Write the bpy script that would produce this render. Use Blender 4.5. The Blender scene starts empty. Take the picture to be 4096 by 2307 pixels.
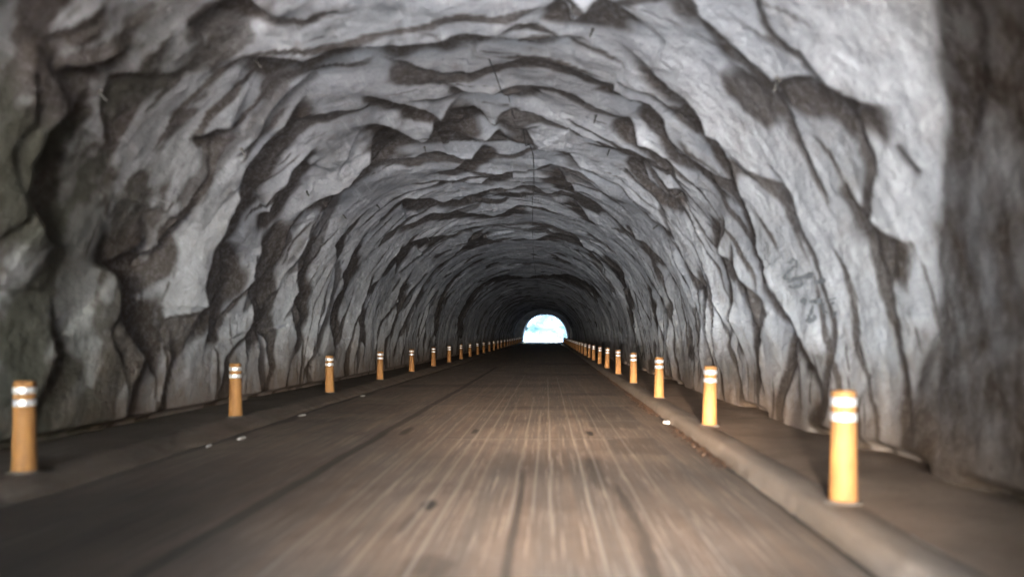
import bpy, bmesh, math, random
import numpy as np
from mathutils import Vector, Matrix

R = math.radians
sc = bpy.context.scene
C = sc.collection
random.seed(11)
rng = np.random.RandomState(7)

# ------------------------------------------------------------------ helpers
def tag(o, label=None, cat=None, group=None, kind=None):
    if label: o['label'] = label
    if cat: o['category'] = cat
    if group: o['group'] = group
    if kind: o['kind'] = kind
    return o

def empty(name, loc=(0, 0, 0)):
    o = bpy.data.objects.new(name, None)
    C.objects.link(o)
    o.location = loc
    o.empty_display_size = 0.1
    return o

def link(name, me, m, parent=None, smooth=False):
    me.materials.append(m)
    if smooth:
        me.polygons.foreach_set('use_smooth', [True] * len(me.polygons))
    o = bpy.data.objects.new(name, me)
    C.objects.link(o)
    if parent: o.parent = parent
    return o

def np_grid(name, P, m, parent=None, smooth=True, flip=False, attrs=None):
    """P: (rows, cols, 3) vertex grid -> one mesh object"""
    r, c, _ = P.shape
    me = bpy.data.meshes.new(name)
    me.vertices.add(r * c)
    me.vertices.foreach_set('co', P.reshape(-1).astype(np.float32))
    i = np.arange(r - 1)[:, None] * c + np.arange(c - 1)[None, :]
    q = np.stack([i, i + 1, i + c + 1, i + c], -1).reshape(-1, 4)
    if flip: q = q[:, ::-1]
    n = len(q)
    me.loops.add(n * 4)
    me.loops.foreach_set('vertex_index', q.reshape(-1).astype(np.int32))
    me.polygons.add(n)
    me.polygons.foreach_set('loop_start', np.arange(0, n * 4, 4, dtype=np.int32))
    me.polygons.foreach_set('loop_total', np.full(n, 4, dtype=np.int32))
    me.update(calc_edges=True)
    if attrs:
        for k, v in attrs.items():
            a = me.attributes.new(k, 'FLOAT', 'POINT')
            a.data.foreach_set('value', v.reshape(-1).astype(np.float32))
    me.validate()
    return link(name, me, m, parent, smooth)

def bm_obj(name, bm, m, parent=None, smooth=False):
    me = bpy.data.meshes.new(name)
    bm.normal_update()
    bm.to_mesh(me); bm.free()
    return link(name, me, m, parent, smooth)

def lathe(bm, prof, n=28, cx=0, cy=0, cap=True):
    rings = []
    for r, z in prof:
        rings.append([bm.verts.new((cx + r * math.cos(2 * math.pi * k / n), cy + r * math.sin(2 * math.pi * k / n), z)) for k in range(n)])
    for a, b in zip(rings, rings[1:]):
        for k in range(n):
            bm.faces.new((a[k], a[(k + 1) % n], b[(k + 1) % n], b[k]))
    if cap:
        bm.faces.new(list(reversed(rings[0]))); bm.faces.new(rings[-1])

def tube(bm, pts, rad, n=6):
    rings = []
    for i, p in enumerate(pts):
        p = Vector(p)
        d = (Vector(pts[min(i + 1, len(pts) - 1)]) - Vector(pts[max(i - 1, 0)])).normalized()
        u = d.cross(Vector((0, 0, 1)) if abs(d.z) < .9 else Vector((1, 0, 0))).normalized()
        v = d.cross(u)
        rr = rad[i] if isinstance(rad, (list, tuple)) else rad
        rings.append([bm.verts.new(p + u * rr * math.cos(2 * math.pi * k / n) + v * rr * math.sin(2 * math.pi * k / n)) for k in range(n)])
    for a, b in zip(rings, rings[1:]):
        for k in range(n):
            bm.faces.new((a[k], a[(k + 1) % n], b[(k + 1) % n], b[k]))
    bm.faces.new(list(reversed(rings[0]))); bm.faces.new(rings[-1])

def box(bm, x0, x1, y0, y1, z0, z1, bev=0):
    r = bmesh.ops.create_cube(bm, size=1)
    for v in r['verts']:
        v.co = Vector(((x0 + x1) / 2 + v.co.x * (x1 - x0), (y0 + y1) / 2 + v.co.y * (y1 - y0), (z0 + z1) / 2 + v.co.z * (z1 - z0)))
    if bev:
        es = list({e for v in r['verts'] for e in v.link_edges})
        bmesh.ops.bevel(bm, geom=es, offset=bev, segments=2, affect='EDGES')

def noise2(x, y, seed=0):
    """gradient noise, about -1..1"""
    xi = np.floor(x).astype(np.int64); yi = np.floor(y).astype(np.int64)
    xf = x - xi; yf = y - yi
    def g(ix, iy):
        h = (ix * 374761393 + iy * 668265263 + seed * 974634777) & 0xffffffff
        h = ((h ^ (h >> 13)) * 1274126177) & 0xffffffff
        h = (h ^ (h >> 16)) & 0xffff
        a = h * (2 * math.pi / 65536)
        return np.cos(a), np.sin(a)
    u = xf * xf * xf * (xf * (xf * 6 - 15) + 10); v = yf * yf * yf * (yf * (yf * 6 - 15) + 10)
    def d(ix, iy):
        gx, gy = g(xi + ix, yi + iy)
        return gx * (xf - ix) + gy * (yf - iy)
    a = d(0, 0) * (1 - u) + d(1, 0) * u
    b = d(0, 1) * (1 - u) + d(1, 1) * u
    return (a * (1 - v) + b * v) * 1.5

def fbm(x, y, o=4, seed=0):
    r = 0; a = 1; t = 0
    for k in range(o):
        r = r + a * noise2(x * 2 ** k + 17.3 * k, y * 2 ** k - 9.1 * k, seed + k); t += a; a *= .5
    return r / t

def sm(x): x = np.clip(x, 0, 1); return x * x * (3 - 2 * x)

# ------------------------------------------------------------------ materials
def mat(name, base=(.5, .5, .5), rough=.8, metal=0):
    m = bpy.data.materials.new(name); m.use_nodes = True
    nt = m.node_tree; b = nt.nodes['Principled BSDF']
    b.inputs['Base Color'].default_value = (*base, 1)
    b.inputs['Roughness'].default_value = rough
    b.inputs['Metallic'].default_value = metal
    if rough >= .8: b.inputs['Specular IOR Level'].default_value = .15
    return m, nt, b

def nd(nt, t, **kw):
    n = nt.nodes.new(t)
    for k, v in kw.items():
        if k in n.inputs: n.inputs[k].default_value = v
        else: setattr(n, k, v)
    return n

def ramp(nt, src, stops):
    r = nt.nodes.new('ShaderNodeValToRGB')
    els = r.color_ramp.elements
    els[0].position, els[0].color = stops[0][0], (*stops[0][1], 1)
    els[1].position, els[1].color = stops[-1][0], (*stops[-1][1], 1)
    for p, c in stops[1:-1]:
        e = els.new(p); e.color = (*c, 1)
    nt.links.new(src, r.inputs[0])
    return r.outputs[0]

def coords(nt, scale=(1, 1, 1)):
    tc = nt.nodes.new('ShaderNodeTexCoord'); mp = nt.nodes.new('ShaderNodeMapping')
    mp.inputs['Scale'].default_value = scale
    nt.links.new(tc.outputs['Object'], mp.inputs[0])
    return mp.outputs[0]

def noise(nt, vec, scale, detail=4, rough=.55, dist=0):
    n = nd(nt, 'ShaderNodeTexNoise', Scale=scale, Detail=detail, Roughness=rough, Distortion=dist)
    nt.links.new(vec, n.inputs['Vector'])
    return n.outputs['Fac']

def mixc(nt, f, a, b, mode='MIX'):
    m = nt.nodes.new('ShaderNodeMix'); m.data_type = 'RGBA'; m.blend_type = mode
    for s, v in ((m.inputs[0], f), (m.inputs[6], a), (m.inputs[7], b)):
        if isinstance(v, bpy.types.NodeSocket): nt.links.new(v, s)
        elif isinstance(v, (int, float)): s.default_value = v
        else: s.default_value = (*v, 1)
    return m.outputs[2]

def math_(nt, op, a, b=0, clamp=False):
    m = nt.nodes.new('ShaderNodeMath'); m.operation = op; m.use_clamp = clamp
    for s, v in ((m.inputs[0], a), (m.inputs[1], b)):
        if isinstance(v, bpy.types.NodeSocket): nt.links.new(v, s)
        else: s.default_value = v
    return m.outputs[0]

def mrange(nt, v, a, b, c=0, d=1):
    m = nt.nodes.new('ShaderNodeMapRange')
    nt.links.new(v, m.inputs[0])
    for i, x in enumerate((a, b, c, d)): m.inputs[i + 1].default_value = x
    return m.outputs[0]

def attr(nt, name):
    a = nt.nodes.new('ShaderNodeAttribute'); a.attribute_name = name
    return a.outputs['Fac']

def bump(nt, b, h, strength=.4, dist=.02):
    n = nt.nodes.new('ShaderNodeBump'); n.inputs['Strength'].default_value = strength; n.inputs['Distance'].default_value = dist
    nt.links.new(h, n.inputs['Height']); nt.links.new(n.outputs[0], b.inputs['Normal'])

# rock: grey sprayed concrete over rock, brown dirt thrown up along its foot, damp streaks, shade tinted into its creases
M_rock, nt, b = mat('shotcrete_rock', rough=.88)
v = coords(nt)
n1 = noise(nt, v, .55, 5, .6, .6); n2 = noise(nt, v, 2.6, 6, .65); n3 = noise(nt, v, 14, 5, .7)
base = ramp(nt, n1, [(.3, (.195, .205, .222)), (.5, (.32, .333, .358)), (.68, (.42, .435, .462))])
base = mixc(nt, mrange(nt, n2, .52, .72, 0, .55), base, (.21, .195, .185))
base = mixc(nt, mrange(nt, n3, .35, .65, .28, 0), base, (.20, .20, .21))
vs = coords(nt, (3.2, .35, 1.2))
ns = noise(nt, vs, 1.6, 5, .7)
base = mixc(nt, mrange(nt, ns, .56, .66, 0, .45), base, (.44, .45, .48))
dirt = attr(nt, 'dirt')
dn = math_(nt, 'ADD', dirt, math_(nt, 'MULTIPLY', math_(nt, 'SUBTRACT', n2, .5), .9))
base = mixc(nt, mrange(nt, dn, .15, .95, 0, .85), base, (.13, .092, .066))
base = mixc(nt, math_(nt, 'MULTIPLY', attr(nt, 'seam_shade'), mrange(nt, n3, .3, .55, .75, 1)), base, (.032, .020, .012))  # brown joint tint doubles as shade painted in the creases
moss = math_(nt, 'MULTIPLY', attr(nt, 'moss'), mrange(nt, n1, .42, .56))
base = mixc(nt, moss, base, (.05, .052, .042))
nt.links.new(base, b.inputs['Base Color'])
hb = math_(nt, 'ADD', math_(nt, 'MULTIPLY', n3, .5), n2)
bump(nt, b, hb, .75, .06)

# road: longitudinally grooved old concrete
M_road, nt, b = mat('grooved_road', rough=.8)
vr = coords(nt, (1, .02, 1)); v = coords(nt)
g1 = noise(nt, vr, 5.5, 5, .6); g2 = noise(nt, vr, 34, 4, .75); g3 = noise(nt, v, .7, 5, .6, .4); g4 = noise(nt, v, 60, 3, .6)
base = ramp(nt, g3, [(.3, (.085, .059, .044)), (.55, (.145, .104, .078)), (.75, (.185, .137, .103))])
base = mixc(nt, mrange(nt, g1, .42, .6, .5, 0), base, (.085, .075, .066))
base = mixc(nt, mrange(nt, g2, .55, .64, 0, .7), base, (.26, .20, .16))
base = mixc(nt, mrange(nt, g2, .32, .44, .5, 0), base, (.045, .036, .03))
base = mixc(nt, mrange(nt, g4, .35, .65, .3, 0), base, (.08, .07, .06))
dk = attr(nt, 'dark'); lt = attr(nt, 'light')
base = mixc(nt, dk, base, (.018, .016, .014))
base = mixc(nt, lt, base, (.27, .23, .195))
nt.links.new(base, b.inputs['Base Color'])
bump(nt, b, math_(nt, 'ADD', g2, math_(nt, 'MULTIPLY', g4, .5)), .5, .012)

# left pavement / kerb concrete, toned down to paint that side in shade
M_pave, nt, b = mat('dusty_concrete_shaded', rough=.85)
v = coords(nt); vk = coords(nt, (1, .15, 1))
a1 = noise(nt, v, 1.3, 5, .65, .3); a2 = noise(nt, v, 22, 5, .7); a3 = noise(nt, vk, 9, 4, .6)
base = ramp(nt, a1, [(.3, (.045, .033, .025)), (.6, (.08, .059, .045)), (.8, (.11, .083, .064))])
base = mixc(nt, mrange(nt, a2, .35, .65, .35, 0), base, (.09, .08, .07))
base = mixc(nt, mrange(nt, a3, .5, .7, 0, .4), base, (.11, .095, .08))
nt.links.new(base, b.inputs['Base Color'])
bump(nt, b, a2, .5, .015)

M_pave2, nt, b = mat('brown_dusty_concrete_lit', rough=.85)  # right pavement copy, base lifted to look headlamp-lit
v = coords(nt)
a1 = noise(nt, v, 1.3, 5, .65, .3); a2 = noise(nt, v, 22, 5, .7); a3 = noise(nt, v, 4, 5, .6)
base = ramp(nt, a1, [(.3, (.10, .070, .050)), (.6, (.155, .112, .083)), (.8, (.20, .148, .11))])
base = mixc(nt, mrange(nt, a2, .35, .65, .35, 0), base, (.06, .045, .035))
base = mixc(nt, mrange(nt, a3, .55, .7, 0, .4), base, (.06, .045, .035))
nt.links.new(base, b.inputs['Base Color'])
bump(nt, b, a2, .6, .02)

M_kerb, nt, b = mat('worn_kerb', rough=.8)
v = coords(nt); vk = coords(nt, (1, .2, 1))
a1 = noise(nt, vk, 2.3, 5, .65, .3); a2 = noise(nt, v, 26, 5, .7)
base = ramp(nt, a1, [(.3, (.10, .078, .062)), (.6, (.16, .127, .103)), (.8, (.20, .165, .137))])
base = mixc(nt, mrange(nt, a2, .35, .6, .4, 0), base, (.12, .105, .09))
nt.links.new(base, b.inputs['Base Color'])
bump(nt, b, a2, .6, .015)

M_yel, nt, b = mat('yellow_post', rough=.78)
v = coords(nt, (1, 1, .25))
a1 = noise(nt, v, 18, 5, .65); a2 = noise(nt, coords(nt), 5, 4)
base = ramp(nt, a1, [(.3, (.13, .055, .014)), (.6, (.20, .088, .020)), (.8, (.25, .115, .030))])
base = mixc(nt, mrange(nt, a2, .5, .75, 0, .45), base, (.22, .115, .04))
nt.links.new(base, b.inputs['Base Color'])
bump(nt, b, a1, .15, .005)

M_band, nt, b = mat('reflective_band', (.92, .92, .93), .38, .75)
hb = nd(nt, 'ShaderNodeTexVoronoi', Scale=90.0)
nt.links.new(coords(nt), hb.inputs['Vector'])
base = ramp(nt, hb.outputs['Distance'], [(0, (.95, .97, 1)), (.9, (.78, .8, .84))])
nt.links.new(base, b.inputs['Base Color'])
M_rub, nt, b = mat('dusty_rubber', (.10, .088, .075), .8)
M_wht, nt, b = mat('white_paint', (.78, .78, .76), .5)
w1 = noise(nt, coords(nt), 12, 4)
nt.links.new(ramp(nt, w1, [(.3, (.2, .18, .165)), (.6, (.36, .34, .32))]), b.inputs['Base Color'])
M_steel, nt, b = mat('galvanised_steel', (.62, .63, .62), .38, .7)
nt.links.new(ramp(nt, noise(nt, coords(nt), 30, 4), [(.35, (.12, .11, .10)), (.6, (.36, .36, .35))]), b.inputs['Base Color'])
M_cable, nt, b = mat('black_cable', (.025, .025, .027), .5)
M_spray, nt, b = mat('grey_spray_paint', (.12, .127, .138), .85)
M_conc, nt, b = mat('portal_concrete', rough=.85)
nt.links.new(ramp(nt, noise(nt, coords(nt), 1.2, 5, .6), [(.3, (.07, .08, .09)), (.7, (.14, .15, .165))]), b.inputs['Base Color'])
M_ground, nt, b = mat('dry_ground', rough=.95)
nt.links.new(ramp(nt, noise(nt, coords(nt), .35, 6, .65), [(.35, (.34, .34, .33)), (.6, (.55, .55, .545))]), b.inputs['Base Color'])
M_hill, nt, b = mat('scrub_hillside', rough=.95)
nt.links.new(ramp(nt, noise(nt, coords(nt), .16, 7, .7, .5), [(.38, (.024, .046, .032)), (.48, (.075, .10, .075)), (.56, (.22, .23, .2))]), b.inputs['Base Color'])
M_leaf, nt, b = mat('dark_foliage', rough=.7)
nt.links.new(ramp(nt, noise(nt, coords(nt), 1.5, 3), [(.35, (.012, .024, .015)), (.65, (.03, .05, .026))]), b.inputs['Base Color'])
M_bark, nt, b = mat('bark', (.10, .075, .055), .9)
M_deb, nt, b = mat('brown_leaf_litter', rough=.9)
nt.links.new(ramp(nt, noise(nt, coords(nt), 14, 3), [(.35, (.035, .022, .015)), (.65, (.12, .07, .045))]), b.inputs['Base Color'])
M_tar, nt, b = mat('tarred_joint', (.03, .027, .024), .75)

# ------------------------------------------------------------------ alignment of the tunnel
Y_IN, Y_LIN, Y_OUT = -13.0, 123.0, 132.0
H_CAM = 1.32
def f_(ys, vs): return lambda Y: np.interp(Y, ys, vs)
def smoothed(fn, w=5):
    return lambda Y: sum(fn(np.asarray(Y, float) + k * w / 3) for k in (-3, -2, -1, 0, 1, 2, 3)) / 7
BL = smoothed(f_([-60, 6, 11, 20, 60, 132, 400], [-4.5, -4.56, -4.66, -4.75, -4.68, -4.0, -4.0]))
BR = smoothed(f_([-60, 5, 24, 50, 132, 400], [2.10, 2.13, 2.34, 2.54, 2.80, 2.8]), 3)
WL = smoothed(f_([-60, 60, 123, 400], [-5.52, -5.58, -4.85, -4.85]))
WR = smoothed(f_([-60, 6, 50, 123, 400], [3.2, 3.25, 3.68, 4.0, 4.0]))
ZR = smoothed(f_([-60, 30, 60, 100, 132, 170, 400], [0, 0, .10, .40, .66, .7, .7]), 8)
KL = lambda Y: BL(Y) + .33
KR = lambda Y: BR(Y) - .27
PH = .15
A0, B0, NN = 4.35, 5.02, 2.35

# unit profile by arc length (right foot -> crown -> left foot)
ph = np.linspace(0, math.pi, 4001)
px = A0 * np.sign(np.cos(ph)) * np.abs(np.cos(ph)) ** (2 / NN)
pz = B0 * np.abs(np.sin(ph)) ** (2 / NN)
px = np.concatenate([[A0], px, [-A0]]); pz = np.concatenate([[-.35], pz, [-.35]])
al = np.concatenate([[0], np.cumsum(np.hypot(np.diff(px), np.diff(pz)))])
SL = al[-1]
def prof(s): return np.interp(s, al, px), np.interp(s, al, pz)

NC = 520
S = np.linspace(0, SL, NC)
ys = [-13.0]
while ys[-1] < Y_LIN:
    y = ys[-1]
    ys.append(y + (.16 if y < 2.5 else .042 if y < 20 else .0021 * y))
ys[-1] = Y_LIN
YY = np.array(ys)
GS, GY = np.meshgrid(S, YY)
Hh = np.zeros_like(GS)                                    # inward displacement
SeamShade = np.zeros_like(GS)                                  # brown joint clay, plus shade painted behind ledges and at the right edge

# base undulation
warp = .5 * fbm(GS / 2.2, GY / 1.8, 3, 5)
Hh += .13 * fbm(GS / 4.0, GY / 3.5, 3, 1)
bil = np.abs(noise2(GS / 1.9 + warp, GY / 1.0 + warp * 1.2, 21))
Hh += .04 * (np.minimum(bil, .35) - .17)
Hh += .035 * np.abs(fbm(GS / .6, GY / .45, 4, 31)) + .012 * fbm(GS / .12, GY / .09, 3, 33)

def saw(u, lip=.90):
    u = u - np.floor(u)
    return np.where(u < lip, (u / lip) ** 1.25 - .5, .5 - sm((u - lip) / (1 - lip)))
def ridges(lam0, lam1, amp, wamp, sd, thr, seam_shade=.85, width=.13):
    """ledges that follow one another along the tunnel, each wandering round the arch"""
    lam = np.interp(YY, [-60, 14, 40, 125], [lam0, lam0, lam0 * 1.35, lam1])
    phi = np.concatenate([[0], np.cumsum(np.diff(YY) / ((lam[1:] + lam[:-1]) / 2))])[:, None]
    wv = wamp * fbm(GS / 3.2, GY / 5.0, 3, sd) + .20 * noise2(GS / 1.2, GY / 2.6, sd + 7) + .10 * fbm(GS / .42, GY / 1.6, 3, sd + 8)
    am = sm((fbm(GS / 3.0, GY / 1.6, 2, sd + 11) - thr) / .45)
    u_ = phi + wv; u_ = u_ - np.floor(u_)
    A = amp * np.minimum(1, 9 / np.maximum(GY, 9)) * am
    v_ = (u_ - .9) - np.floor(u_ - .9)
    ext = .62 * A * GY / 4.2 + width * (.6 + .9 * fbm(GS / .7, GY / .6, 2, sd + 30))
    np.maximum(SeamShade, seam_shade * sm(am * 2.5) * sm(v_ / .03) * sm((ext - v_) / .09), out=SeamShade)  # dark brown painted behind each lip as its shade
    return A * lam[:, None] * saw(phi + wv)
near = sm((GY - 9) / 7)
trz = .62 + .38 * sm((GY - 30) / 12)                     # calmer where the traced ledges are
Hh += ridges(1.2, 2.4, .26, 1.6, 101, -.22) * (.2 + .8 * near) * trz
Hh += ridges(.6, 1.4, .20, 1.3, 131, -.02) * near * trz
Hh += ridges(.36, .9, .06, 1.1, 161, .08) * (.3 + .7 * near) * trz

F = 1862.0
def unproject(x, y):
    """photo position -> (arc length, distance) on the smooth profile"""
    dx = (x - 1375) / F; dz = -(y - 851) / F
    lo, hi = .5, 130.
    def val(t):
        L, Rr = float(WL(t)), float(WR(t)); c = (L + Rr) / 2; a = (Rr - L) / 2
        return (abs(t * dx - c) / a) ** NN + (max(H_CAM + t * dz - float(ZR(t)), 0) / B0) ** NN
    for _ in range(50):
        m = (lo + hi) / 2
        if val(m) > 1: hi = m
        else: lo = m
    t = (lo + hi) / 2
    L, Rr = float(WL(t)), float(WR(t)); c = (L + Rr) / 2; a = (Rr - L) / 2
    X = (t * dx - c) * A0 / a; Z = H_CAM + t * dz - float(ZR(t))
    k = int(np.argmin((px - X) ** 2 + (pz - Z) ** 2))
    return al[k], t

def crease(pts, dark, strength=1., seam_shade=0.):
    """a ledge: the near side bulges into the tunnel, then drops back behind it. pts = [(s, Y)...], dark = length in m"""
    P = np.array(pts, float)
    seg = np.hypot(np.diff(P[:, 0]), np.diff(P[:, 1]))
    n = max(3, int(seg.sum() / .12))
    tt = np.concatenate([[0], np.cumsum(seg)]); u = np.linspace(0, tt[-1], n)
    Q = np.stack([np.interp(u, tt, P[:, 0]), np.interp(u, tt, P[:, 1])], 1)
    Q[:, 1] += .10 * dark * np.array(noise2(u / .55, u * 0 + P[0, 0] * 3.1, 77))
    Ym = max(6., P[:, 1].mean())
    D = strength * min(.42, .10 + .55 * dark, 2.3 / Ym + .04); hid = D * 1.07 * Ym / 4.2
    b_h = .45 * D; dep = .62 * D
    lead = .7 + 1.8 * dark; rec = .5 + 1.9 * dark
    r0 = np.searchsorted(YY, Q[:, 1].min() - lead - .1); r1 = np.searchsorted(YY, Q[:, 1].max() + max(.6 * dark + rec, 1.3 * dark + hid) + .2)
    c0 = max(0, np.searchsorted(S, Q[:, 0].min() - .6)); c1 = np.searchsorted(S, Q[:, 0].max() + .6)
    if r1 <= r0 or c1 <= c0: return
    gs = GS[r0:r1, c0:c1]; gy = GY[r0:r1, c0:c1]
    best = np.full(gs.shape, 1e9); sd = np.zeros_like(gs); tu = np.zeros_like(gs)
    for i in range(n - 1):
        a, b_ = Q[i], Q[i + 1]; d = b_ - a; L2 = (d ** 2).sum() + 1e-9
        k = np.clip(((gs - a[0]) * d[0] + (gy - a[1]) * d[1]) / L2, 0, 1)
        ex = gs - (a[0] + k * d[0]); ey = gy - (a[1] + k * d[1]); dd = ex * ex + ey * ey
        nx, ny = -d[1], d[0]
        if ny < 0: nx, ny = -nx, -ny
        sg = np.sign(ex * nx + ey * ny)
        w = dd < best
        best = np.where(w, dd, best); sd = np.where(w, sg * np.sqrt(dd), sd); tu = np.where(w, (u[i] + k * (u[i + 1] - u[i])) / u[-1], tu)
    q = sd + .45 * dark                                     # the lip sits on the near edge of the dark strip
    drop = .04 + .10 * dark
    h = np.where(q < 0, b_h * np.clip(1 + q / lead, 0, 1) ** 1.5,
        np.where(q < drop, b_h - (b_h + dep) * sm(q / drop),
        np.where(q < .5 * dark, -dep, -dep * np.clip(1 - (q - .5 * dark) / rec, 0, 1) ** 1.2)))
    env = sm(tu / .3) * sm((1 - tu) / .3)
    lat = np.sqrt(best); off_end = (tu <= 0) | (tu >= 1)
    Hh[r0:r1, c0:c1] += h * env * (1 + .3 * noise2(gs / .6, gy / .5, 9))
    if seam_shade:
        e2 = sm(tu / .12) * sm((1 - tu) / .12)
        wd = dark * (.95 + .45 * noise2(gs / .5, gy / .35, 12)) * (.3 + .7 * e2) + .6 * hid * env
        SeamShade[r0:r1, c0:c1] = np.maximum(SeamShade[r0:r1, c0:c1], seam_shade * e2 * sm((q + .03) / .04) * sm((wd - q) / (.45 * dark + .04)))  # brown tint past the lip paints in the ledge's shade

def traced(pts, w, strength=1., seam_shade=.9):
    q = [unproject(*p) for p in pts]
    xm, ym = pts[len(pts) // 2]
    s, t = q[len(pts) // 2]
    Rr = math.hypot(xm - 1375, ym - 851)
    crease(q, max(.1, t * w / Rr), strength, seam_shade)

TR = [
 ([(560,190),(660,160),(740,150),(830,125),(900,98),(1000,105),(1090,100),(1180,80),(1250,95),(1300,125)], 42, 1.2),
 ([(1380,5),(1430,35),(1480,45),(1550,5)], 40, 1),
 ([(1620,-30),(1677,11),(1773,62),(1829,124),(1897,186),(1953,248),(2043,242),(2111,282),(2178,327),(2270,350)], 56, .25),
 ([(2085,450),(2099,479),(2133,541),(2167,597),(2212,648),(2278,695)], 62, .12),
 ([(2010,140),(2026,152),(2077,214),(2130,255)], 24, .2),
 ([(2225,370),(2245,410),(2285,460)], 22, .15),
 ([(1500,118),(1570,147),(1626,186),(1682,225),(1728,254),(1761,293),(1778,332),(1812,349),(1829,394),(1857,445),(1880,496),(1902,564),(1913,620),(1942,665),(1964,727),(1998,806),(2030,880),(2055,960),(2075,1060)], 22, 1.2),
 ([(1480,200),(1536,237),(1581,248),(1626,265),(1649,287),(1677,338),(1716,383),(1767,417),(1806,479),(1850,540)], 17, 1.1),
 ([(1560,290),(1604,349),(1649,383),(1682,406),(1705,445),(1738,490)], 11, 1),
 ([(1250,310),(1288,332),(1333,361),(1401,366),(1457,406),(1513,434),(1570,462),(1604,496),(1637,535),(1682,575),(1716,614),(1739,676),(1767,727),(1780,800),(1790,900)], 15, 1.2),
 ([(1465,360),(1530,372),(1581,372),(1615,394),(1654,440),(1699,485),(1735,495)], 13, 1),
 ([(1585,400),(1626,451),(1671,490),(1725,540)], 11, 1),
 ([(1360,410),(1429,468),(1480,496),(1530,530),(1570,564),(1604,597),(1649,631),(1682,676),(1710,740),(1725,810)], 10, 1.1),
 ([(1270,564),(1322,564),(1373,569),(1418,580),(1457,609),(1497,631),(1530,659),(1559,710),(1610,775)], 10, 1.2),
 ([(1410,490),(1474,541),(1525,580),(1570,620),(1604,654),(1637,704),(1675,765),(1690,850)], 7, 1),
 ([(1835,600),(1863,665),(1885,727),(1908,789),(1925,870)], 13, 1),
 ([(1905,630),(1925,699),(1953,755),(1985,820)], 13, 1),
 ([(1795,530),(1812,609),(1829,676),(1846,733),(1852,800),(1875,920)], 11, 1),
 ([(1760,660),(1778,733),(1790,850),(1800,960)], 11, 1),
 ([(810,225),(778,265),(733,310),(687,349),(654,378),(614,411),(603,451),(606,490),(575,530),(552,575),(530,609),(524,648),(507,704),(507,761),(490,806),(470,920)], 34, 1.4),
 ([(815,368),(749,411),(727,451),(693,507),(676,541),(630,562)], 22, 1.1),
 ([(700,550),(690,600),(687,640),(670,676),(654,733),(648,806),(640,900)], 46, 1.3),
 ([(600,590),(585,640),(570,704),(548,761),(540,806),(530,890)], 40, 1.0),
 ([(995,330),(958,394),(902,434),(862,462),(823,490),(789,513),(750,545)], 32, 1.3),
 ([(870,342),(913,327),(969,332),(1014,344),(1042,361),(1075,349),(1104,338),(1127,304),(1161,270),(1205,255)], 24, 1.2),
 ([(890,248),(958,248),(1003,254),(1054,265),(1088,282),(1122,308)], 13, 1),
 ([(1110,218),(1172,225),(1228,225),(1288,234),(1370,228)], 13, 1),
 ([(1165,265),(1211,299),(1268,304),(1300,322),(1345,358)], 18, 1.1),
 ([(1115,350),(1155,344),(1211,361),(1275,342)], 9, 1),
 ([(1085,430),(1150,417),(1183,400),(1235,375)], 8, 1),
 ([(1060,485),(1121,451),(1172,451),(1217,451),(1257,434),(1288,428),(1345,442)], 10, 1),
 ([(940,590),(958,569),(1009,507),(1071,501),(1127,507),(1161,507),(1211,485),(1288,496),(1355,478)], 10, 1.1),
 ([(970,605),(1042,564),(1082,541),(1138,535),(1183,535),(1240,541),(1288,530),(1345,518)], 9, 1.1),
 ([(1005,690),(1009,676),(1020,620),(1071,597),(1127,592),(1183,569),(1240,564),(1295,570)], 9, 1.1),
 ([(945,720),(952,704),(980,648),(1020,608)], 9, 1),
 ([(1162,865),(1165,800),(1180,755),(1206,725),(1223,710),(1288,699),(1350,696),(1420,702),(1480,720),(1510,750),(1532,810)], 10, 1.5),
 ([(1040,830),(1042,806),(1054,761),(1071,704),(1104,665),(1155,631),(1195,597),(1250,605),(1340,600),(1420,598),(1450,612),(1490,650),(1525,700)], 9, 1.2),
 ([(855,900),(834,806),(845,761),(868,721),(873,676),(890,637),(935,585)], 15, 1.1),
 ([(910,870),(902,789),(924,733),(962,690)], 10, 1),
 ([(770,840),(752,740),(755,676),(778,614),(815,560)], 18, 1.1),
 ([(980,860),(995,780),(1010,720),(1045,675)], 9, 1),
 ([(1100,860),(1095,800),(1115,740),(1150,690),(1190,660),(1250,638)], 8, 1),
 ([(260,230),(200,290),(130,330),(90,400),(60,480),(100,560),(180,605)], 60, 1.2),
 ([(220,615),(290,640),(330,700),(300,760),(330,820),(370,880),(410,940)], 55, 1.1),
 ([(140,190),(250,160),(340,125)], 26, .9),
 ([(590,-10),(640,30),(710,52)], 32, .9),
 ([(480,365),(540,325),(580,320)], 22, .8),
 ([(270,690),(340,650),(390,605)], 24, .9),
 ([(1540,640),(1570,720),(1590,800),(1600,890)], 7, 1),
 ([(1640,740),(1655,820),(1660,920)], 9, 1),
]
for pts, w, st in TR: traced(pts, w, st)

# further ledges like them, all the way to the far portal and back to the near one
def rand_ledges(n, y0, y1, dl, dh, lmin, lmax, st):
    for _ in range(n):
        Y = rng.uniform(y0, y1); s0 = rng.uniform(-1, SL - 1); L = rng.uniform(lmin, lmax)
        sl = rng.normal(0, .14); k = int(L / .35) + 2
        pts = []; yy = Y
        ph0 = rng.uniform(0, 99)
        for i in range(k):
            s = s0 + L * i / (k - 1)
            pts.append((s, Y + sl * (s - s0) + .45 * float(noise2(np.array(s / 1.5), np.array(ph0), 3)) + .12 * float(noise2(np.array(s / .4), np.array(ph0), 4))))
        crease(pts, rng.uniform(dl, dh) * .8, st, .7)
rand_ledges(50, 13, 42, .10, .25, 1.5, 4, 1)
rand_ledges(20, 6, 14, .08, .2, .8, 2.5, .8)
rand_ledges(90, 42, 122, .3, .7, 3, 10, 1.0)
rand_ledges(40, -40, 4, .2, .5, 2, 7, .7)
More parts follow.
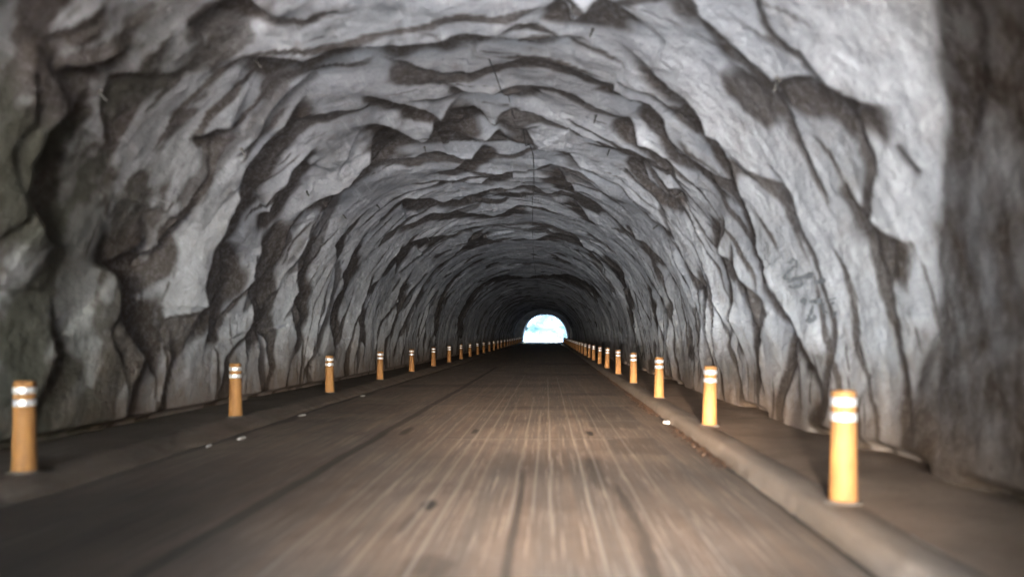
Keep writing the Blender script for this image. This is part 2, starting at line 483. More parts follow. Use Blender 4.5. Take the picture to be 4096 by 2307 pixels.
for Y0 in (48, 57, 68, 80, 96, 110):                       # full rings where one blasting round ends
    crease([(s, Y0 + .8 * float(noise2(np.array(s / 2.), np.array(Y0 * 1.3), 8))) for s in np.linspace(.2, SL - .2, 26)], .9, .9, .6)

# hollow added to the right wall so its near end falls into shade
edge = sorted(unproject(*p_) for p_ in ((2225, 5), (2270, 150), (2295, 300), (2300, 450), (2285, 600), (2270, 750), (2255, 900), (2240, 1000), (2220, 1100)))
eb = np.interp(GS, [e[0] for e in edge], [e[1] for e in edge]) + .10 * noise2(GS / .5, GY * 0 + .7, 66)
side = sm((edge[-1][0] + 1.6 - GS) / 1.4)
q = GY - eb
Hh *= 1 - .4 * side * sm((q + 6) / 1.5) * sm((.1 - q) / .4)
Hh += side * np.interp(q, [-6, -3.8, -2.7, -2.2, -.25, 0, .5, 2.2], [0, .06, .16, .12, -.17, -.17, -.12, 0])
Hh -= .55 * sm((GY - 106) / 9)                            # the rock opens out before the narrower portal lining
# undercut foot along both pavements
foot = np.minimum(GS, SL - GS) - .35
leftside = GS > SL / 2
wav = .5 + .5 * noise2(GY / 1.3, GY * 0 + 3.3, 41)
Hh *= .35 + .65 * sm(foot / 1.1)
Hh -= np.where(leftside, .26, .22 * sm((wav - .45) / .25)) * sm((.30 - foot) / .12)
SeamShade *= sm((GY + 2) / 4)
Hh *= np.where(GY < 2, .6, 1)
Hh = np.clip(Hh, -1.2, 1.0)
# brown shade painted over the near right wall, dark blotches on the near left wall
st = side * sm((q + 4) / 1) * sm((-.12 - q + .25 * fbm(GS / .8, GY / .5, 3, 71)) / .22) * (.80 + .5 * fbm(GS / .5, GY / .5, 3, 72))
SeamShade = np.maximum(SeamShade, np.clip(st, 0, .97))
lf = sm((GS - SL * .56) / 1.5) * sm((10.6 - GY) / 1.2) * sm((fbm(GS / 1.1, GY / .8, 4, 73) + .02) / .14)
SeamShade = np.maximum(SeamShade, .8 * lf)

Xp, Zp = prof(GS)
Xg = np.gradient(Xp[0], S); Zg = np.gradient(Zp[0], S)
kx = np.ones(9) / 9
Xg = np.convolve(np.pad(Xg, 4, 'edge'), kx, 'valid'); Zg = np.convolve(np.pad(Zg, 4, 'edge'), kx, 'valid')
nrm = np.hypot(Xg, Zg)
nx, nz = -Zg / nrm, Xg / nrm                               # left normal of travel: points inward
if (nx[NC // 2] * 0 + nz[NC // 2]) > 0: nx, nz = -nx, -nz
cl = (WL(GY) + WR(GY)) / 2; ha = (WR(GY) - WL(GY)) / 2
P = np.zeros(GS.shape + (3,))
P[..., 0] = cl + Xp * ha / A0 + nx[None, :] * Hh
P[..., 1] = GY + .35 * Hh * noise2(GS / .9, GY / .7, 55)
P[..., 2] = ZR(GY) + Zp + nz[None, :] * Hh
hgt = P[..., 2] - ZR(GY)
dirt = np.clip(1.15 - hgt / 1.5, 0, 1)
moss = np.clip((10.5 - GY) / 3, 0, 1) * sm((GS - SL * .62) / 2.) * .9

tunnel = empty('rock_tunnel', (-1.15, Y_IN, 0))
tag(tunnel, 'rough grey rock tunnel arching over the road to a bright far exit', 'tunnel')
off = Vector((1.15, -Y_IN, 0))
rock = np_grid('rock_lining', P, M_rock, tunnel, attrs={'dirt': dirt, 'moss': moss, 'seam_shade': SeamShade})
rock.matrix_parent_inverse = Matrix.Translation(off)
def wall_point(x, y):
    """point on the built wall (and inward normal) that a photo position falls on"""
    s, t = unproject(x, y)
    j = int(np.clip(np.searchsorted(S, s), 1, NC - 2)); i = int(np.clip(np.searchsorted(YY, t), 1, len(YY) - 2))
    # march along the sight line over the real relief
    dx = (x - 1375) / F; dz = -(y - 851) / F
    best = None
    for ii in range(max(1, i - 60), min(len(YY) - 2, i + 60)):
        row = P[ii, max(0, j - 40):j + 40]
        for jj in range(0, len(row), 2):
            p = row[jj]
            e = math.hypot(p[0] / p[1] - dx, (p[2] - H_CAM) / p[1] - dz) if p[1] > 1 else 9
            if best is None or e < best[0] - 1e-4: best = (e, ii, max(0, j - 40) + jj)
    _, ii, jj = best
    p = Vector(P[ii, jj]); jj2 = min(max(jj, 3), NC - 4)
    du = Vector(P[ii, jj2 + 3]) - Vector(P[ii, jj2 - 3]); dv = Vector(P[min(ii + 3, len(YY) - 1), jj]) - Vector(P[ii - 3 if ii > 2 else 0, jj])
    n = du.cross(dv).normalized()
    if n.dot(Vector((-1.15, p.y, 2)) - p) < 0: n = -n
    return p, n, ii, jj

# smooth concrete lining of the far portal
lin_ys = np.array([Y_LIN - .02, Y_LIN, Y_LIN + 3, Y_LIN + 6, Y_OUT, Y_OUT + .3, Y_OUT + .3])
sl_ = np.linspace(0, SL, 90); lx, lz = prof(sl_)
def ring(Y, a, b_): 
    c = -.25
    return np.stack([c + lx * a / A0, np.full_like(lx, Y), float(ZR(Y)) + lz * b_ / B0], 1)
Lg = np.stack([ring(Y_LIN - .3, 6.3, 7.0), ring(Y_LIN - .3, 3.92, 4.9), ring(Y_LIN - .27, 3.86, 4.84), ring(Y_LIN + 4, 3.85, 4.82), ring(Y_OUT, 3.85, 4.82), ring(Y_OUT + .3, 3.87, 4.84), ring(Y_OUT + .3, 5.3, 6.2)])
pl = np_grid('exit_lining', Lg, M_conc, tunnel, smooth=False)
pl.matrix_parent_inverse = Matrix.Translation(off)
Ig = np.stack([ring(Y_IN, 5.2, 6.2) + np.array([-.9, 0, 0]), ring(Y_IN - .5, 5.2, 6.2) + np.array([-.9, 0, 0]), ring(Y_IN - .5, 4.6, 5.3) + np.array([-.9, 0, 0]), ring(Y_IN + .4, 4.6, 5.3) + np.array([-.9, 0, 0])])
pl2 = np_grid('entrance_lining', Ig, M_conc, tunnel, smooth=False)
pl2.matrix_parent_inverse = Matrix.Translation(off)

# ------------------------------------------------------------------ graffiti: sprayed strokes lying on the wall
def strokes_on_wall(lines, w, name, label):
    V = []; Fc = []
    rows = P
    for ln in lines:
        k = max(2, int(sum(math.dist(a, b) for a, b in zip(ln, ln[1:])) / 5))
        tt = np.cumsum([0] + [math.dist(a, b) for a, b in zip(ln, ln[1:])])
        uu = np.linspace(0, tt[-1], k + 1)
        xs = np.interp(uu, tt, [p[0] for p in ln]); yy_ = np.interp(uu, tt, [p[1] for p in ln])
        prev = None
        for i in range(k + 1):
            p, n, _, _ = wall_point(xs[i], yy_[i])
            a = max(i - 1, 0); b_ = min(i + 1, k)
            d = Vector((xs[b_] - xs[a], 0, -(yy_[b_] - yy_[a]))).normalized()
            side = d.cross(n).normalized()
            ww = w * (.75 + .5 * random.random()) * (.5 if i in (0, k) else 1)
            V += [p + side * ww + n * .03, p - side * ww + n * .03]
            m = len(V)
            if prev is not None: Fc.append((m - 4, m - 3, m - 1, m - 2))
            prev = 1
    me = bpy.data.meshes.new(name); me.from_pydata([tuple(v) for v in V], [], Fc); me.update()
    o = link(name, me, M_spray, tunnel); o.matrix_parent_inverse = Matrix.Translation(off)
    o['label'] = label
    return o
strokes_on_wall([
 [(1995,668),(1990,660),(2000,655),(2012,660),(2006,672),(1990,684),(1978,700),(1990,704),(2030,698),(2062,690)],
 [(1996,704),(1988,718),(1998,724),(2014,722),(2026,712),(2020,702)],
 [(2052,716),(2068,710),(2084,706)],
 [(2020,760),(2036,758),(2030,768)],
 [(2045,764),(2075,756),(2112,754)], [(2052,768),(2046,790),(2036,806),(2060,802)],
 [(2080,762),(2076,782),(2100,792),(2112,788),(2102,802)], [(2098,758),(2104,770)]], .034, 'graffiti', 'faded grey sprayed scrawl in two rows')

# ------------------------------------------------------------------ road, kerbs, pavements
RY = np.concatenate([np.arange(-48, 2, .5), np.arange(2, 22, .05), np.arange(22, 60, .2), np.arange(60, 190, 1.0)])
RX = np.linspace(0, 1, 330)
gx, gy = np.meshgrid(RX, RY)
xl = KL(gy) - .04; xr = KR(gy) + .04
X = xl + (xr - xl) * gx
Z = ZR(gy) + .012 * fbm(X / 1.5, gy / 3, 3, 12) - .02 * sm((X - xr + .5) / .5)
dark = np.zeros_like(X); light = np.zeros_like(X)
def band(x0, hw, y0, y1, amt, wob=.02, soft=.02, arr=dark):
    d = np.abs(X - x0 - wob * noise2(gy / 1.7, gy * 0 + x0 * 7, 5) - .3 * wob * noise2(gy / .3, gy * 0 + x0 * 3, 6))
    m = sm((hw + soft - d) / soft) * sm((gy - y0) / .6) * sm((y1 - gy) / .6)
    np.maximum(arr, amt * m, out=arr)
def spot(x0, y0, rx, ry, amt, arr=dark, seed=3):
    d = np.hypot((X - x0) / rx, (gy - y0) / ry) + .35 * noise2(X / (rx * .7), gy / (ry * .7), seed)
    np.maximum(arr, amt * sm((1.1 - d) / .5), out=arr)
band(-2.27, .05, -5, 34, .75, .03, .035)
band(-.23, .022, 2, 7.6, .6, .01, .015)
band(.62, .03, 2, 7, .5, .05, .03)
band(.48, .05, 6.2, 8.5, .45, .05, .06)
for x0, a in ((-1.55, .35), (-1.2, .4), (-1.02, .5), (-.72, .5), (-.56, .3), (-.33, .45), (-.05, .4), (.08, .55), (.33, .5), (.55, .35), (.75, .3), (-1.35, .4), (1.0, .3)):
    a = min(1, a * 1.15)
    band(x0 + random.uniform(-.08, .08), .004, 3 + random.random() * 3, 13 + random.random() * 14, a, .01, .012, light)
spot(-.93, 5.85, .07, .20, .95); spot(-1.0, 5.3, .05, .35, .5)
spot(.60, 10.3, .055, .30, .9); spot(-1.02, 10.55, .06, .3, .8); spot(-2.0, 10.6, .07, .5, .7, seed=9)
spot(-.7, 4.3, .2, .25, .35)
for x0, y0, x1, y1, a in ((.75, 8.4, 1.45, 9.9, .42), (.62, 10.9, 1.5, 14.3, .4), (-1.6, 13.6, 1.6, 14.4, .3), (-4.1, 20, .4, 21.4, .35), (-.4, 17, 1.6, 18, .35), (-1.2, 26, 2, 27.6, .4), (-4.2, 13, -2.6, 15, .3), (-1, 36, 2.2, 39, .5)):
    m = sm((X - x0) / .06) * sm((x1 - X) / .06) * sm((gy - y0 - .2 * noise2(X / .4, X * 0, 2)) / .1) * sm((y1 - gy) / .12)
    np.maximum(dark, a * m * (.75 + .25 * noise2(X / .2, gy / .5, 8)), out=dark)
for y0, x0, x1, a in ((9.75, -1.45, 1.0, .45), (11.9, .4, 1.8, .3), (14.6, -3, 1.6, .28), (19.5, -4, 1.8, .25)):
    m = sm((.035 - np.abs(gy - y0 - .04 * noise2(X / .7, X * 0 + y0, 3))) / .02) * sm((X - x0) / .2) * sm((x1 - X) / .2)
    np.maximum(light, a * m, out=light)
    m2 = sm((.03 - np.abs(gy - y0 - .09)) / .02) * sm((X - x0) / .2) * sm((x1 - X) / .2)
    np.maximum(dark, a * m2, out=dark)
# darker worn left lane near the camera with beam-edge shade painted in, dirt swept against both kerbs
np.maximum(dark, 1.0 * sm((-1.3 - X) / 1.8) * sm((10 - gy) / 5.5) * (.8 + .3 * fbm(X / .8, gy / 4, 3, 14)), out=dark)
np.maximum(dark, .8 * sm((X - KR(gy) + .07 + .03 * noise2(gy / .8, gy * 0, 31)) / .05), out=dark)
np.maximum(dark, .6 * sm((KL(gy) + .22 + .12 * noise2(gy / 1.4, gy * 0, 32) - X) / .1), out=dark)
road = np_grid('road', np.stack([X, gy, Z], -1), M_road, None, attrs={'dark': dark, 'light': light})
tag(road, kind='structure')

def loft(name, Y, sect, m, kind='structure'):
    """sect(Y) -> list of (x, z) arrays"""
    cols = sect(Y)
    G = np.stack([np.stack([c[0], Y, c[1]], -1) for c in cols], 1)
    o = np_grid(name, G, m, None, smooth=True)
    tag(o, kind=kind); return o
PY = np.concatenate([np.arange(-48, 2, 1.), np.arange(2, 30, .08), np.arange(30, 133, .5)])
wob = lambda Y, s, a=.012: a * noise2(Y / .9, Y * 0 + s, 19) + a * .7 * noise2(Y / .2, Y * 0 + s, 18)
def kerb_r(Y):
    jn = sm((.035 - np.abs((Y + .8) % 1.83 - .9)) / .03) * .012
    e = KR(Y) + wob(Y, 1) + jn; z = ZR(Y); t = z + PH + wob(Y, 2, .008)
    pr = [(-.005, -.2), (0, .02), (.015, .09), (.035, .125), (.065, .145), (.10, .152), (.30, .152), (.32, .14)]
    return [(e + a, (z + b_ if b_ < .1 else t + b_ - .15)) for a, b_ in pr]
def kerb_l(Y):
    e = KL(Y) + wob(Y, 3, .05); z = ZR(Y); t = z + PH + wob(Y, 4, .02)
    pr = [(.05, -.2), (.03, .01), (-.05, .05), (-.13, .09), (-.2, .125), (-.28, .145), (-.40, .152), (-.42, .14)]
    return [(e + a, (z + b_ if b_ < .1 else t + b_ - .15)) for a, b_ in reversed(pr)]
k1 = loft('kerb', PY, kerb_r, M_kerb); k2 = loft('kerb', PY, kerb_l, M_pave)
nb = 22
def pave(Y, x0, x1, sd):
    out = []
    for i in range(nb):
        u = i / (nb - 1); x = x0 + (x1 - x0) * u
        out.append((x, ZR(Y) + PH - .006 + .010 * noise2(x / .5, Y / .9, sd) + .004 * noise2(x / .12, Y / .15, sd + 1)))
    return out
loft('pavement', PY, lambda Y: pave(Y, KR(Y) + .31, WR(Y) + .9, 51), M_pave2)
loft('pavement', PY, lambda Y: pave(Y, WL(Y) - .9, KL(Y) - .405, 53), M_pave)

# ground under and around everything
GX = np.concatenate([np.linspace(-900, -60, 12), np.linspace(-50, 50, 40), np.linspace(60, 900, 12)])
GYY = np.concatenate([np.linspace(-900, -60, 12), np.linspace(-58, 220, 80), np.linspace(240, 900, 12)])
a, b_ = np.meshgrid(GX, GYY)
zz = ZR(b_) - .28 + np.where((b_ > 140) | (b_ < -46), .25 * fbm(a / 14, b_ / 14, 3, 91) * sm((np.abs(a + 1) - 6) / 10), 0)
ground = np_grid('ground', np.stack([a, b_, zz], -1), M_ground, None); tag(ground, kind='structure')

# hillside seen through the far portal
hx, hy = np.meshgrid(np.linspace(-160, 160, 140), np.linspace(172, 420, 110))
hz = .4 + np.clip(hy - 176 - .0006 * 0 + 8 * noise2(hx / 30, hy * 0, 61), 0, None) * .62 + 5 * fbm(hx / 22, hy / 22, 4, 62) * sm((hy - 180) / 20) + 1.2 * fbm(hx / 4, hy / 4, 3, 63) * sm((hy - 180) / 20) - .6
hill = np_grid('hillside', np.stack([hx, hy, hz], -1), M_hill, None); tag(hill, kind='structure')
# the mountain the tunnel is driven through, unseen, peak raised to shade the hillside
KK = [(1.12, Y_IN - .45), (1.5, Y_IN - .3), (3, Y_IN + 3), (7, Y_IN + 14), (14, Y_IN + 30), (23, Y_IN + 50), (31, 66), (35, 78), (31, 90), (22, 104), (13, 117), (6, 126), (2.5, 130.5), (1.5, Y_OUT + .1), (1.18, Y_OUT + .25)]
kk = np.interp(np.linspace(0, len(KK) - 1, 70), range(len(KK)), [k_[0] for k_ in KK]); ky = np.interp(np.linspace(0, len(KK) - 1, 70), range(len(KK)), [k_[1] for k_ in KK])
mk, ms = np.meshgrid(kk, np.linspace(0, SL, 120), indexing='ij'); my = np.repeat(ky[:, None], 120, 1)
mx, mz = prof(ms)
rg = sm((mk - 1.6) / 6); nz_ = fbm(ms / 1.3 + my / 40, my / 18, 5, 81)
MG = np.stack([-.7 + mx * mk * (1 + .22 * rg * nz_), my + 3 * rg * nz_, np.where(mz < 0, -.4, mz * mk * (1 + .22 * rg * nz_)) + .2], -1)
mountain = np_grid('mountain', MG, M_hill, None); tag(mountain, kind='structure')
# side road the tunnel road opens into
sx, sy = np.meshgrid(np.linspace(-60, 60, 60), np.linspace(140, 172, 14))
M_cr, nt, b = mat('pale_road', (.42, .41, .39), .85)
nt.links.new(ramp(nt, noise(nt, coords(nt), .8, 5), [(.3, (.4, .4, .39)), (.7, (.6, .6, .58))]), b.inputs['Base Color'])
xr_ = np_grid('road', np.stack([sx, sy, ZR(sy) + .02 + .01 * noise2(sx / 3, sy / 3, 4)], -1), M_cr, None); tag(xr_, kind='structure')

# ------------------------------------------------------------------ bollards
def make_bollard():
    root = empty('bollard')
    bm = bmesh.new()
    lathe(bm, [(.100, .016), (.098, .05), (.093, .16), (.088, .40), (.086, .55), (.085, .782), (.080, .795), (.074, .800), (.03, .801)], 32)
    bm_obj('post', bm, M_yel, root, True)
    bm = bmesh.new(); lathe(bm, [(.135, 0), (.133, .006), (.118, .012), (.098, .018)], 32); bm_obj('base', bm, M_rub, root, True)
    for z0, z1 in ((.692, .748), (.584, .640)):
        bm = bmesh.new(); lathe(bm, [(.0855, z0), (.0885, z0 + .003), (.0885, z1 - .003), (.0855, z1)], 32, cap=False)
        bm_obj('reflective_band', bm, M_band, root, True)
    return root
proto = make_bollard()
ORD = ['first', 'second', 'third', 'fourth', 'fifth', 'sixth', 'seventh', 'eighth', 'ninth', 'tenth', 'eleventh', 'twelfth', 'thirteenth', 'fourteenth', 'fifteenth', 'sixteenth', 'seventeenth', 'eighteenth', 'nineteenth', 'twentieth', 'twenty-first', 'twenty-second', 'twenty-third', 'twenty-fourth', 'twenty-fifth', 'twenty-sixth']
kids = list(proto.children)
first = True
for side, Y0, dY in (('left', 6.5, 4.86), ('right', 5.3, 4.74)):
    near = {'left': [6.5, 11.1, 16.0, 21.0, 26.0, 30.9, 35.8], 'right': [5.3, 10.0, 14.6, 19.35, 24.2, 29.0, 33.8]}[side]
    Yb = near + [near[-1] + dY * (k + 1) for k in range(30)]
    k = 0
    for Y in Yb:
        if Y > 122: break
        if first: o = proto; first = False
        else:
            o = proto.copy(); C.objects.link(o)
            for ch in kids:
                c = ch.copy(); C.objects.link(c); c.parent = o
        x = float(BL(Y) if side == 'left' else BR(Y)) + random.uniform(-.02, .02)
        o.location = (x, Y, float(ZR(Y)) + PH - .003)
        o.rotation_euler = (random.uniform(-.012, .012), random.uniform(-.012, .012), random.uniform(0, 6))
        if side == 'right' and k == 0: o.rotation_euler = (0, .035, 1)
        if side == 'right' and k == 1: o.rotation_euler = (0, -.035, 2)
        if side == 'right' and k in (5, 6): o.rotation_euler = (0, -.06, 2)
        lab = 'yellow bollard with two white bands, %s from the camera on the %s kerb' % (ORD[k], side)
        if k == 0: lab = 'nearest and largest yellow bollard with two white bands on the %s kerb' % side
        tag(o, lab, 'bollard', 'yellow bollards along the %s kerb' % side)
        k += 1

# ------------------------------------------------------------------ small things on the road
def flat_chip(name, x, y, w, l, label, cat, grp=None, h=.018, rz=0):
    bm = bmesh.new(); n = 14
    top = []; bot = []
    for k in range(n):
        t = 2 * math.pi * k / n; r = 1 + random.uniform(-.15, .15)
        top.append(bm.verts.new((.85 * w * r * math.cos(t), .85 * l * r * math.sin(t), h)))
        bot.append(bm.verts.new((w * r * math.cos(t), l * r * math.sin(t), 0)))
    bm.faces.new(top)
    for k in range(n): bm.faces.new((bot[k], bot[(k + 1) % n], top[(k + 1) % n], top[k]))
    o = bm_obj(name, bm, M_wht); o.location = (x, y, float(ZR(y)) + .002); o.rotation_euler.z = rz
    tag(o, label, cat, grp); return o
g = 'white paint remnants beside the left kerb'
flat_chip('litter', -4.02, 9.75, .04, .14, 'larger white scrap on the road near the second left bollard', 'litter', g, rz=.1)
flat_chip('litter', -4.13, 9.05, .02, .10, 'thin white scrap just in front of the larger one, left edge of road', 'litter', g, rz=.1)
flat_chip('litter', -4.18, 12.65, .05, .16, 'white scrap at the foot of left kerb between second and third bollards', 'litter', g)
flat_chip('litter', -4.2, 16.9, .05, .16, 'smallest white scrap at the left kerb, just before the fourth bollard', 'litter', g)
flat_chip('litter', float(KR(11.5)) - .07, 11.5, .05, .08, 'white scrap lying against the right kerb by the second bollard', 'litter', h=.04)

# leaf litter swept along the right kerb
bm = bmesh.new()
for _ in range(2600):
    y = random.choice([random.uniform(12.5, 17.5), random.uniform(13, 16), random.uniform(7.5, 11), random.uniform(17, 30)])
    x = float(KR(y)) - abs(random.gauss(0, .07)) - .01
    s = random.uniform(.008, .026); t = random.random() * 6.28
    c = Vector((x, y, float(ZR(y)) - .002 + random.random() * .02))
    u = Vector((math.cos(t), math.sin(t), random.uniform(-.4, .4))) * s; w_ = Vector((-math.sin(t), math.cos(t), random.uniform(-.4, .4))) * s * .7
    vs_ = [bm.verts.new(c + u), bm.verts.new(c + w_), bm.verts.new(c - u), bm.verts.new(c - w_)]
    bm.faces.new(vs_)
o = bm_obj('leaf_litter', bm, M_deb); tag(o, 'brown leaf litter and grit swept against the right kerb', 'litter', kind='stuff')

# ------------------------------------------------------------------ rock bolts
def make_bolt():
    root = empty('rock_bolt')
    bm = bmesh.new(); lathe(bm, [(.013, 0), (.013, .2), (.010, .205)], 10); bm_obj('rod', bm, M_steel, root, True)
    bm = bmesh.new(); box(bm, -.04, .04, -.04, .04, .0, .012, .004); bm_obj('plate', bm, M_steel, root)
    bm = bmesh.new(); lathe(bm, [(.027, .012), (.027, .04)], 6); bm_obj('nut', bm, M_steel, root)
    return root
bp = make_bolt(); bk = list(bp.children)
BOLTS = [((1620,245), 'on the ceiling right of the crown, beside a deep ledge'), ((1718,485), 'on the right wall at the end of a long ledge'),
 ((1690,570), 'on the right wall, lower of the two closest together'), ((1655,566), 'on the right wall, left one of a close pair'),
 ((775,480), 'in the shaded hollow of the left wall'), ((865,540), 'on the left wall below the deep triangular hollow'),
 ((948,515), 'on the left haunch beside a pale patch'), ((1040,320), 'on the ceiling just above the dark triangular hollow'),
 ((1070,368), 'at the tip of the dark triangular hollow'), ((1145,437), 'on the ceiling left of the crown, small'),
 ((1075,595), 'far up the left haunch above the shaded ring'), ((640,150), 'in the long dark ledge at upper left'),
 ((745,182), 'just under the long dark ledge at upper left'), ((250,228), 'on the near left wall, largest in the picture'),
 ((605,375), 'on the left wall above the big dark hollow'), ((1488,70), 'high on the near ceiling right of the crown'),
 ((1502,290), 'on the ceiling under the round pale boulder'), ((1535,378), 'on the ceiling beneath the long right ledge'),
 ((1965,205), 'on the right haunch inside the broad dark ledge'), ((1600,470), 'midway up the right wall between two ledges')]
for i, (p2, lab) in enumerate(BOLTS):
    p, n, _, _ = wall_point(*p2)
    if i == 0: o = bp
    else:
        o = bp.copy(); C.objects.link(o)
        for ch in bk:
            c = ch.copy(); C.objects.link(c); c.parent = o
    n = (n + Vector((0, -.35, 0))).normalized()
    o.location = p - n * .01
    o.rotation_mode = 'QUATERNION'; o.rotation_quaternion = n.to_track_quat('Z', 'Y')
    o.scale = (.8, .8, .8)
    tag(o, 'steel rock bolt ' + lab, 'rock bolt', 'steel rock bolts in the tunnel rock')

# crown cable
j0 = NC // 2
pts = []
for ii in range(0, len(YY), 14):
    Y = YY[ii]
    if 9.5 < Y < 75:
        xx = float(np.interp(Y, [9.5, 12, 15, 21.5, 34, 75], [-.75, -.55, -.25, -.42, -.62, -.6])) + .03 * float(noise2(np.array(Y / 1.1), np.array(.3), 4))
        jj = int(np.argmin(np.abs(P[ii, 150:370, 0] - xx))) + 150
        pts.append((xx, Y, P[ii, jj, 2] - .035))
bm = bmesh.new(); tube(bm, pts, .008, 6)
o = bm_obj('cable', bm, M_cable, None, True); tag(o, 'thin black cable running along the crown of the tunnel ceiling', 'cable')

# markers at the far portal
def marker(x, z0, h, w, label):
    root = empty('marker_board', (x, Y_LIN - .42, float(ZR(Y_LIN)) + z0))
    bm = bmesh.new(); box(bm, -w / 2, w / 2, -.02, .02, .0, h, .006); bm_obj('board', bm, M_wht, root)
    bm = bmesh.new(); tube(bm, [(0, .06, .05), (0, .06, h * .9)], .025, 8); bm_obj('bracket', bm, M_steel, root)
    tag(root, label, 'marker board')
marker(4.02, .2, 2.9, .14, 'tall narrow white marker board right of the far tunnel exit')
marker(-4.55, .15, .9, .14, 'short white marker board left of the far tunnel exit')
# white painted kerb end at the exit
bm = bmesh.new()
kp = [(float(KR(y)) - .16 + .25 * ((y - 112) / 12) ** 2 * 0, y, float(ZR(y)) + .06) for y in np.linspace(98, 122, 12)]
tube(bm, kp, .09, 8)
o = bm_obj('kerb_marking', bm, M_wht, None, True); tag(o, 'white painted kerb edging leading to the right side of the far exit', 'kerb')

# ------------------------------------------------------------------ trees and shrubs beyond the exit
def crown_mesh(n, rx, rz, leaf, lobes, seed):
    rr = random.Random(seed); V = []; Fc = []
    cs = [(rr.uniform(-.6, .6) * rx, rr.uniform(-.6, .6) * rx, rr.uniform(-.7, .7) * rz, rr.uniform(.35, .6)) for _ in range(lobes)]
    for _ in range(n):
        c = rr.choice(cs); d = Vector((rr.gauss(0, 1), rr.gauss(0, 1), rr.gauss(0, 1))).normalized() * rr.uniform(.6, 1) * c[3]
        p = Vector((c[0] + d.x * rx, c[1] + d.y * rx, c[2] + d.z * rz))
        u = Vector((rr.gauss(0, 1), rr.gauss(0, 1), rr.gauss(0, 1))).normalized(); w = u.orthogonal().normalized()
        s = leaf * rr.uniform(.6, 1.4); m = len(V)
        V += [p + u * s, p + w * s * .6, p - u * s, p - w * s * .6]; Fc.append((m, m + 1, m + 2, m + 3))
    me = bpy.data.meshes.new('crown'); me.from_pydata([tuple(v) for v in V], [], Fc); me.update(); return me
def ground_at(x, y):
    i = int(np.argmin(np.abs(hy[:, 0] - y))); j = int(np.argmin(np.abs(hx[0] - x)))
    return float(hz[i, j]) if y > 172 else float(ZR(y)) - .2
def tree(x, y, h, rx, label, seed, group):
    root = empty('tree', (x, y, ground_at(x, y)))
    bm = bmesh.new(); tube(bm, [(0, 0, -.5), (.05, 0, h * .3), (-.1, .1, h * .6), (0, 0, h * .85)], [.24, .19, .12, .04], 8)
    for k in range(4):
        t = k * 1.7; tube(bm, [(0, 0, h * (.35 + .1 * k)), (rx * .6 * math.cos(t), rx * .6 * math.sin(t), h * (.5 + .1 * k))], [.09, .03], 5)
    bm_obj('trunk', bm, M_bark, root, True)
    me = crown_mesh(1500, rx, h * .36, .28, 7, seed); c = link('crown', me, M_leaf, root); c.location = (0, 0, h * .66)
    tag(root, label, 'tree', group)
grp = 'trees beyond the far exit'
tree(-9.5, 196, 7, 2.6, 'dark leafy tree on the bright slope left of the exit view', 1, grp)
tree(-6.6, 182, 4.6, 2.2, 'low dark tree at the lower left of the exit view', 2, grp)
tree(-2.5, 214, 6, 2.8, 'small tree high on the bright slope at middle of the exit view', 3, grp)
tree(4.4, 188, 3.6, 2.4, 'low green tree at the right foot of the bright slope', 4, grp)
tree(-13.5, 210, 8, 3, 'tree at the far left edge of the exit view', 5, grp)
def shrub(x, y, r, label, seed):
    root = empty('shrub', (x, y, ground_at(x, y)))
    bm = bmesh.new()
    for k in range(4): tube(bm, [(0, 0, -.2), (.4 * r * math.cos(k * 1.6), .4 * r * math.sin(k * 1.6), r * .7)], [.05, .02], 5)
    bm_obj('stem', bm, M_bark, root)
    c = link('foliage', crown_mesh(500, r, r * .6, .18, 5, seed), M_leaf, root); c.location = (0, 0, r * .6)
    tag(root, label, 'shrub', 'shrubs on the slope beyond the exit')
shrub(7.5, 184, 1.2, 'round shrub at the right end of slope foot', 11)
shrub(1.2, 190, 1.3, 'round shrub at the centre foot of the bright slope', 12)
shrub(3, 205, 1.5, 'shrub midway up the bright slope on the right', 13)
shrub(-5, 200, 1.5, 'shrub midway up the bright slope on the left', 14)

# ------------------------------------------------------------------ light
SUN_EL, SUN_AZ = R(44), R(188)                             # azimuth from +Y clockwise: behind the camera
w = bpy.data.worlds.new('World'); sc.world = w; w.use_nodes = True
nt = w.node_tree; bg = nt.nodes['Background']
sky = nt.nodes.new('ShaderNodeTexSky'); sky.sky_type = 'NISHITA'; sky.sun_disc = False
sky.sun_elevation = SUN_EL; sky.sun_rotation = SUN_AZ
nt.links.new(sky.outputs[0], bg.inputs[0]); bg.inputs[1].default_value = .06
sd = bpy.data.lights.new('sun', 'SUN'); sd.energy = 5; sd.angle = R(.5); sd.color = (1, .97, .93)
so = bpy.data.objects.new('sun', sd); C.objects.link(so)
dirv = Vector((math.sin(SUN_AZ) * math.cos(SUN_EL), math.cos(SUN_AZ) * math.cos(SUN_EL), math.sin(SUN_EL)))
so.rotation_euler = (-dirv).to_track_quat('-Z', 'Y').to_euler()

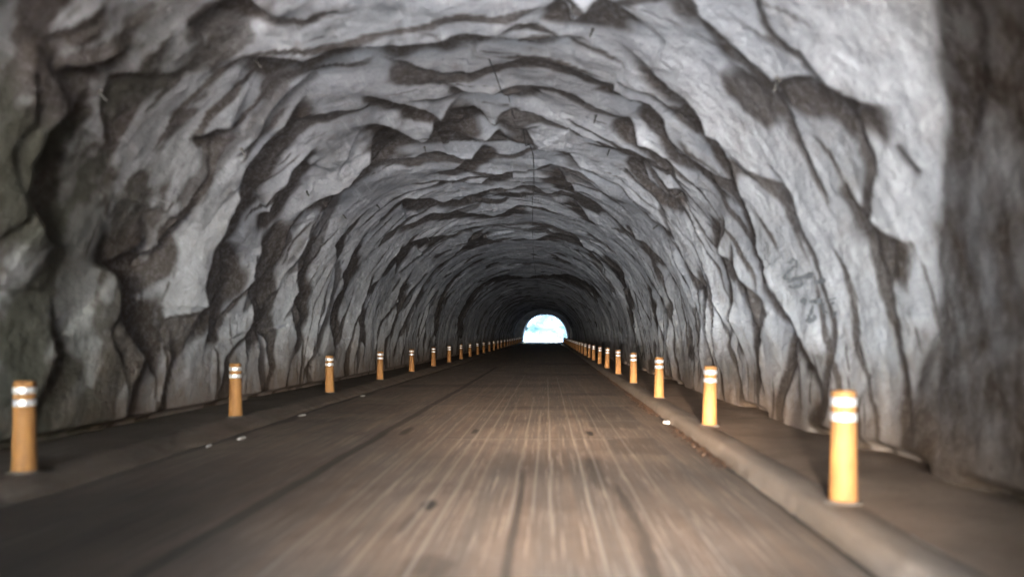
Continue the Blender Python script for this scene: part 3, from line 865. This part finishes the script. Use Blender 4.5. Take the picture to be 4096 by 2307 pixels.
for nm, y, rx in (('entrance_daylight_portal', Y_IN - .4, R(90)), ('exit_daylight_portal', Y_OUT + .2, R(-90))):
    l = bpy.data.lights.new(nm, 'AREA'); l.shape = 'RECTANGLE'; l.size = 9.6; l.size_y = 5.8
    l.cycles.is_portal = True
    o = bpy.data.objects.new(nm, l); C.objects.link(o)
    o.location = (-1.15 if y < 0 else -.25, y, 2.7); o.rotation_euler = (rx, 0, 0)

# the car's two headlamps (the camera rides behind its windscreen)
K = .023
BEAMS = [  # name, cone, blend, energy, tilt up, flatness (x, y), colour
    ('spill', 82, .45, 350, 6, (.80, 1), (.90, .95, 1)),
    ('spread', 46, 1.0, 900, 5, (1, .9), (.92, .96, 1)),
    ('reach', 25, 1.0, 1500, 3, (1, .9), (.92, .96, 1)),
    ('main', 13, 1.0, 3000, 1.2, (1, .8), (1, .97, .92)),
    ('low', 62, .9, 900, -5, (1, .34), (1, .80, .60)),
    ('dipped', 34, 1.0, 8500, -2.9, (1, .22), (1, .76, .55))]
for x in (-.35, .95):
    for nm, ang, bl, en, tilt, fl, cc in BEAMS:
        l = bpy.data.lights.new('headlamp_' + nm, 'SPOT'); l.spot_size = R(ang); l.spot_blend = bl
        l.energy = en * K; l.color = cc; l.shadow_soft_size = .06
        o = bpy.data.objects.new('headlamp_' + nm, l); C.objects.link(o)
        o.location = (x, 1.3, .70); o.rotation_euler = (R(90 + tilt), 0, 0); o.scale = (fl[0], fl[1], 1)

# ------------------------------------------------------------------ camera
cam = bpy.data.cameras.new('camera'); co = bpy.data.objects.new('camera', cam); C.objects.link(co)
co.location = (0, 0, H_CAM); co.rotation_euler = (R(90), 0, 0)
cam.sensor_width = 36; cam.lens = 1862 / 2576 * 36
cam.shift_x = -(1375 - 1288) / 2576; cam.shift_y = (851 - 725.5) / 2576
cam.clip_start = .05; cam.clip_end = 3000
cam.dof.use_dof = True; cam.dof.focus_distance = 32; cam.dof.aperture_fstop = .026 / .046
sc.camera = co

sc.render.engine = 'CYCLES'
sc.cycles.max_bounces = 8; sc.cycles.diffuse_bounces = 5
sc.view_settings.view_transform = 'Standard'; sc.view_settings.look = 'None'
sc.view_settings.gamma = 1; sc.view_settings.use_curve_mapping = False
sc.view_settings.exposure = 7.6
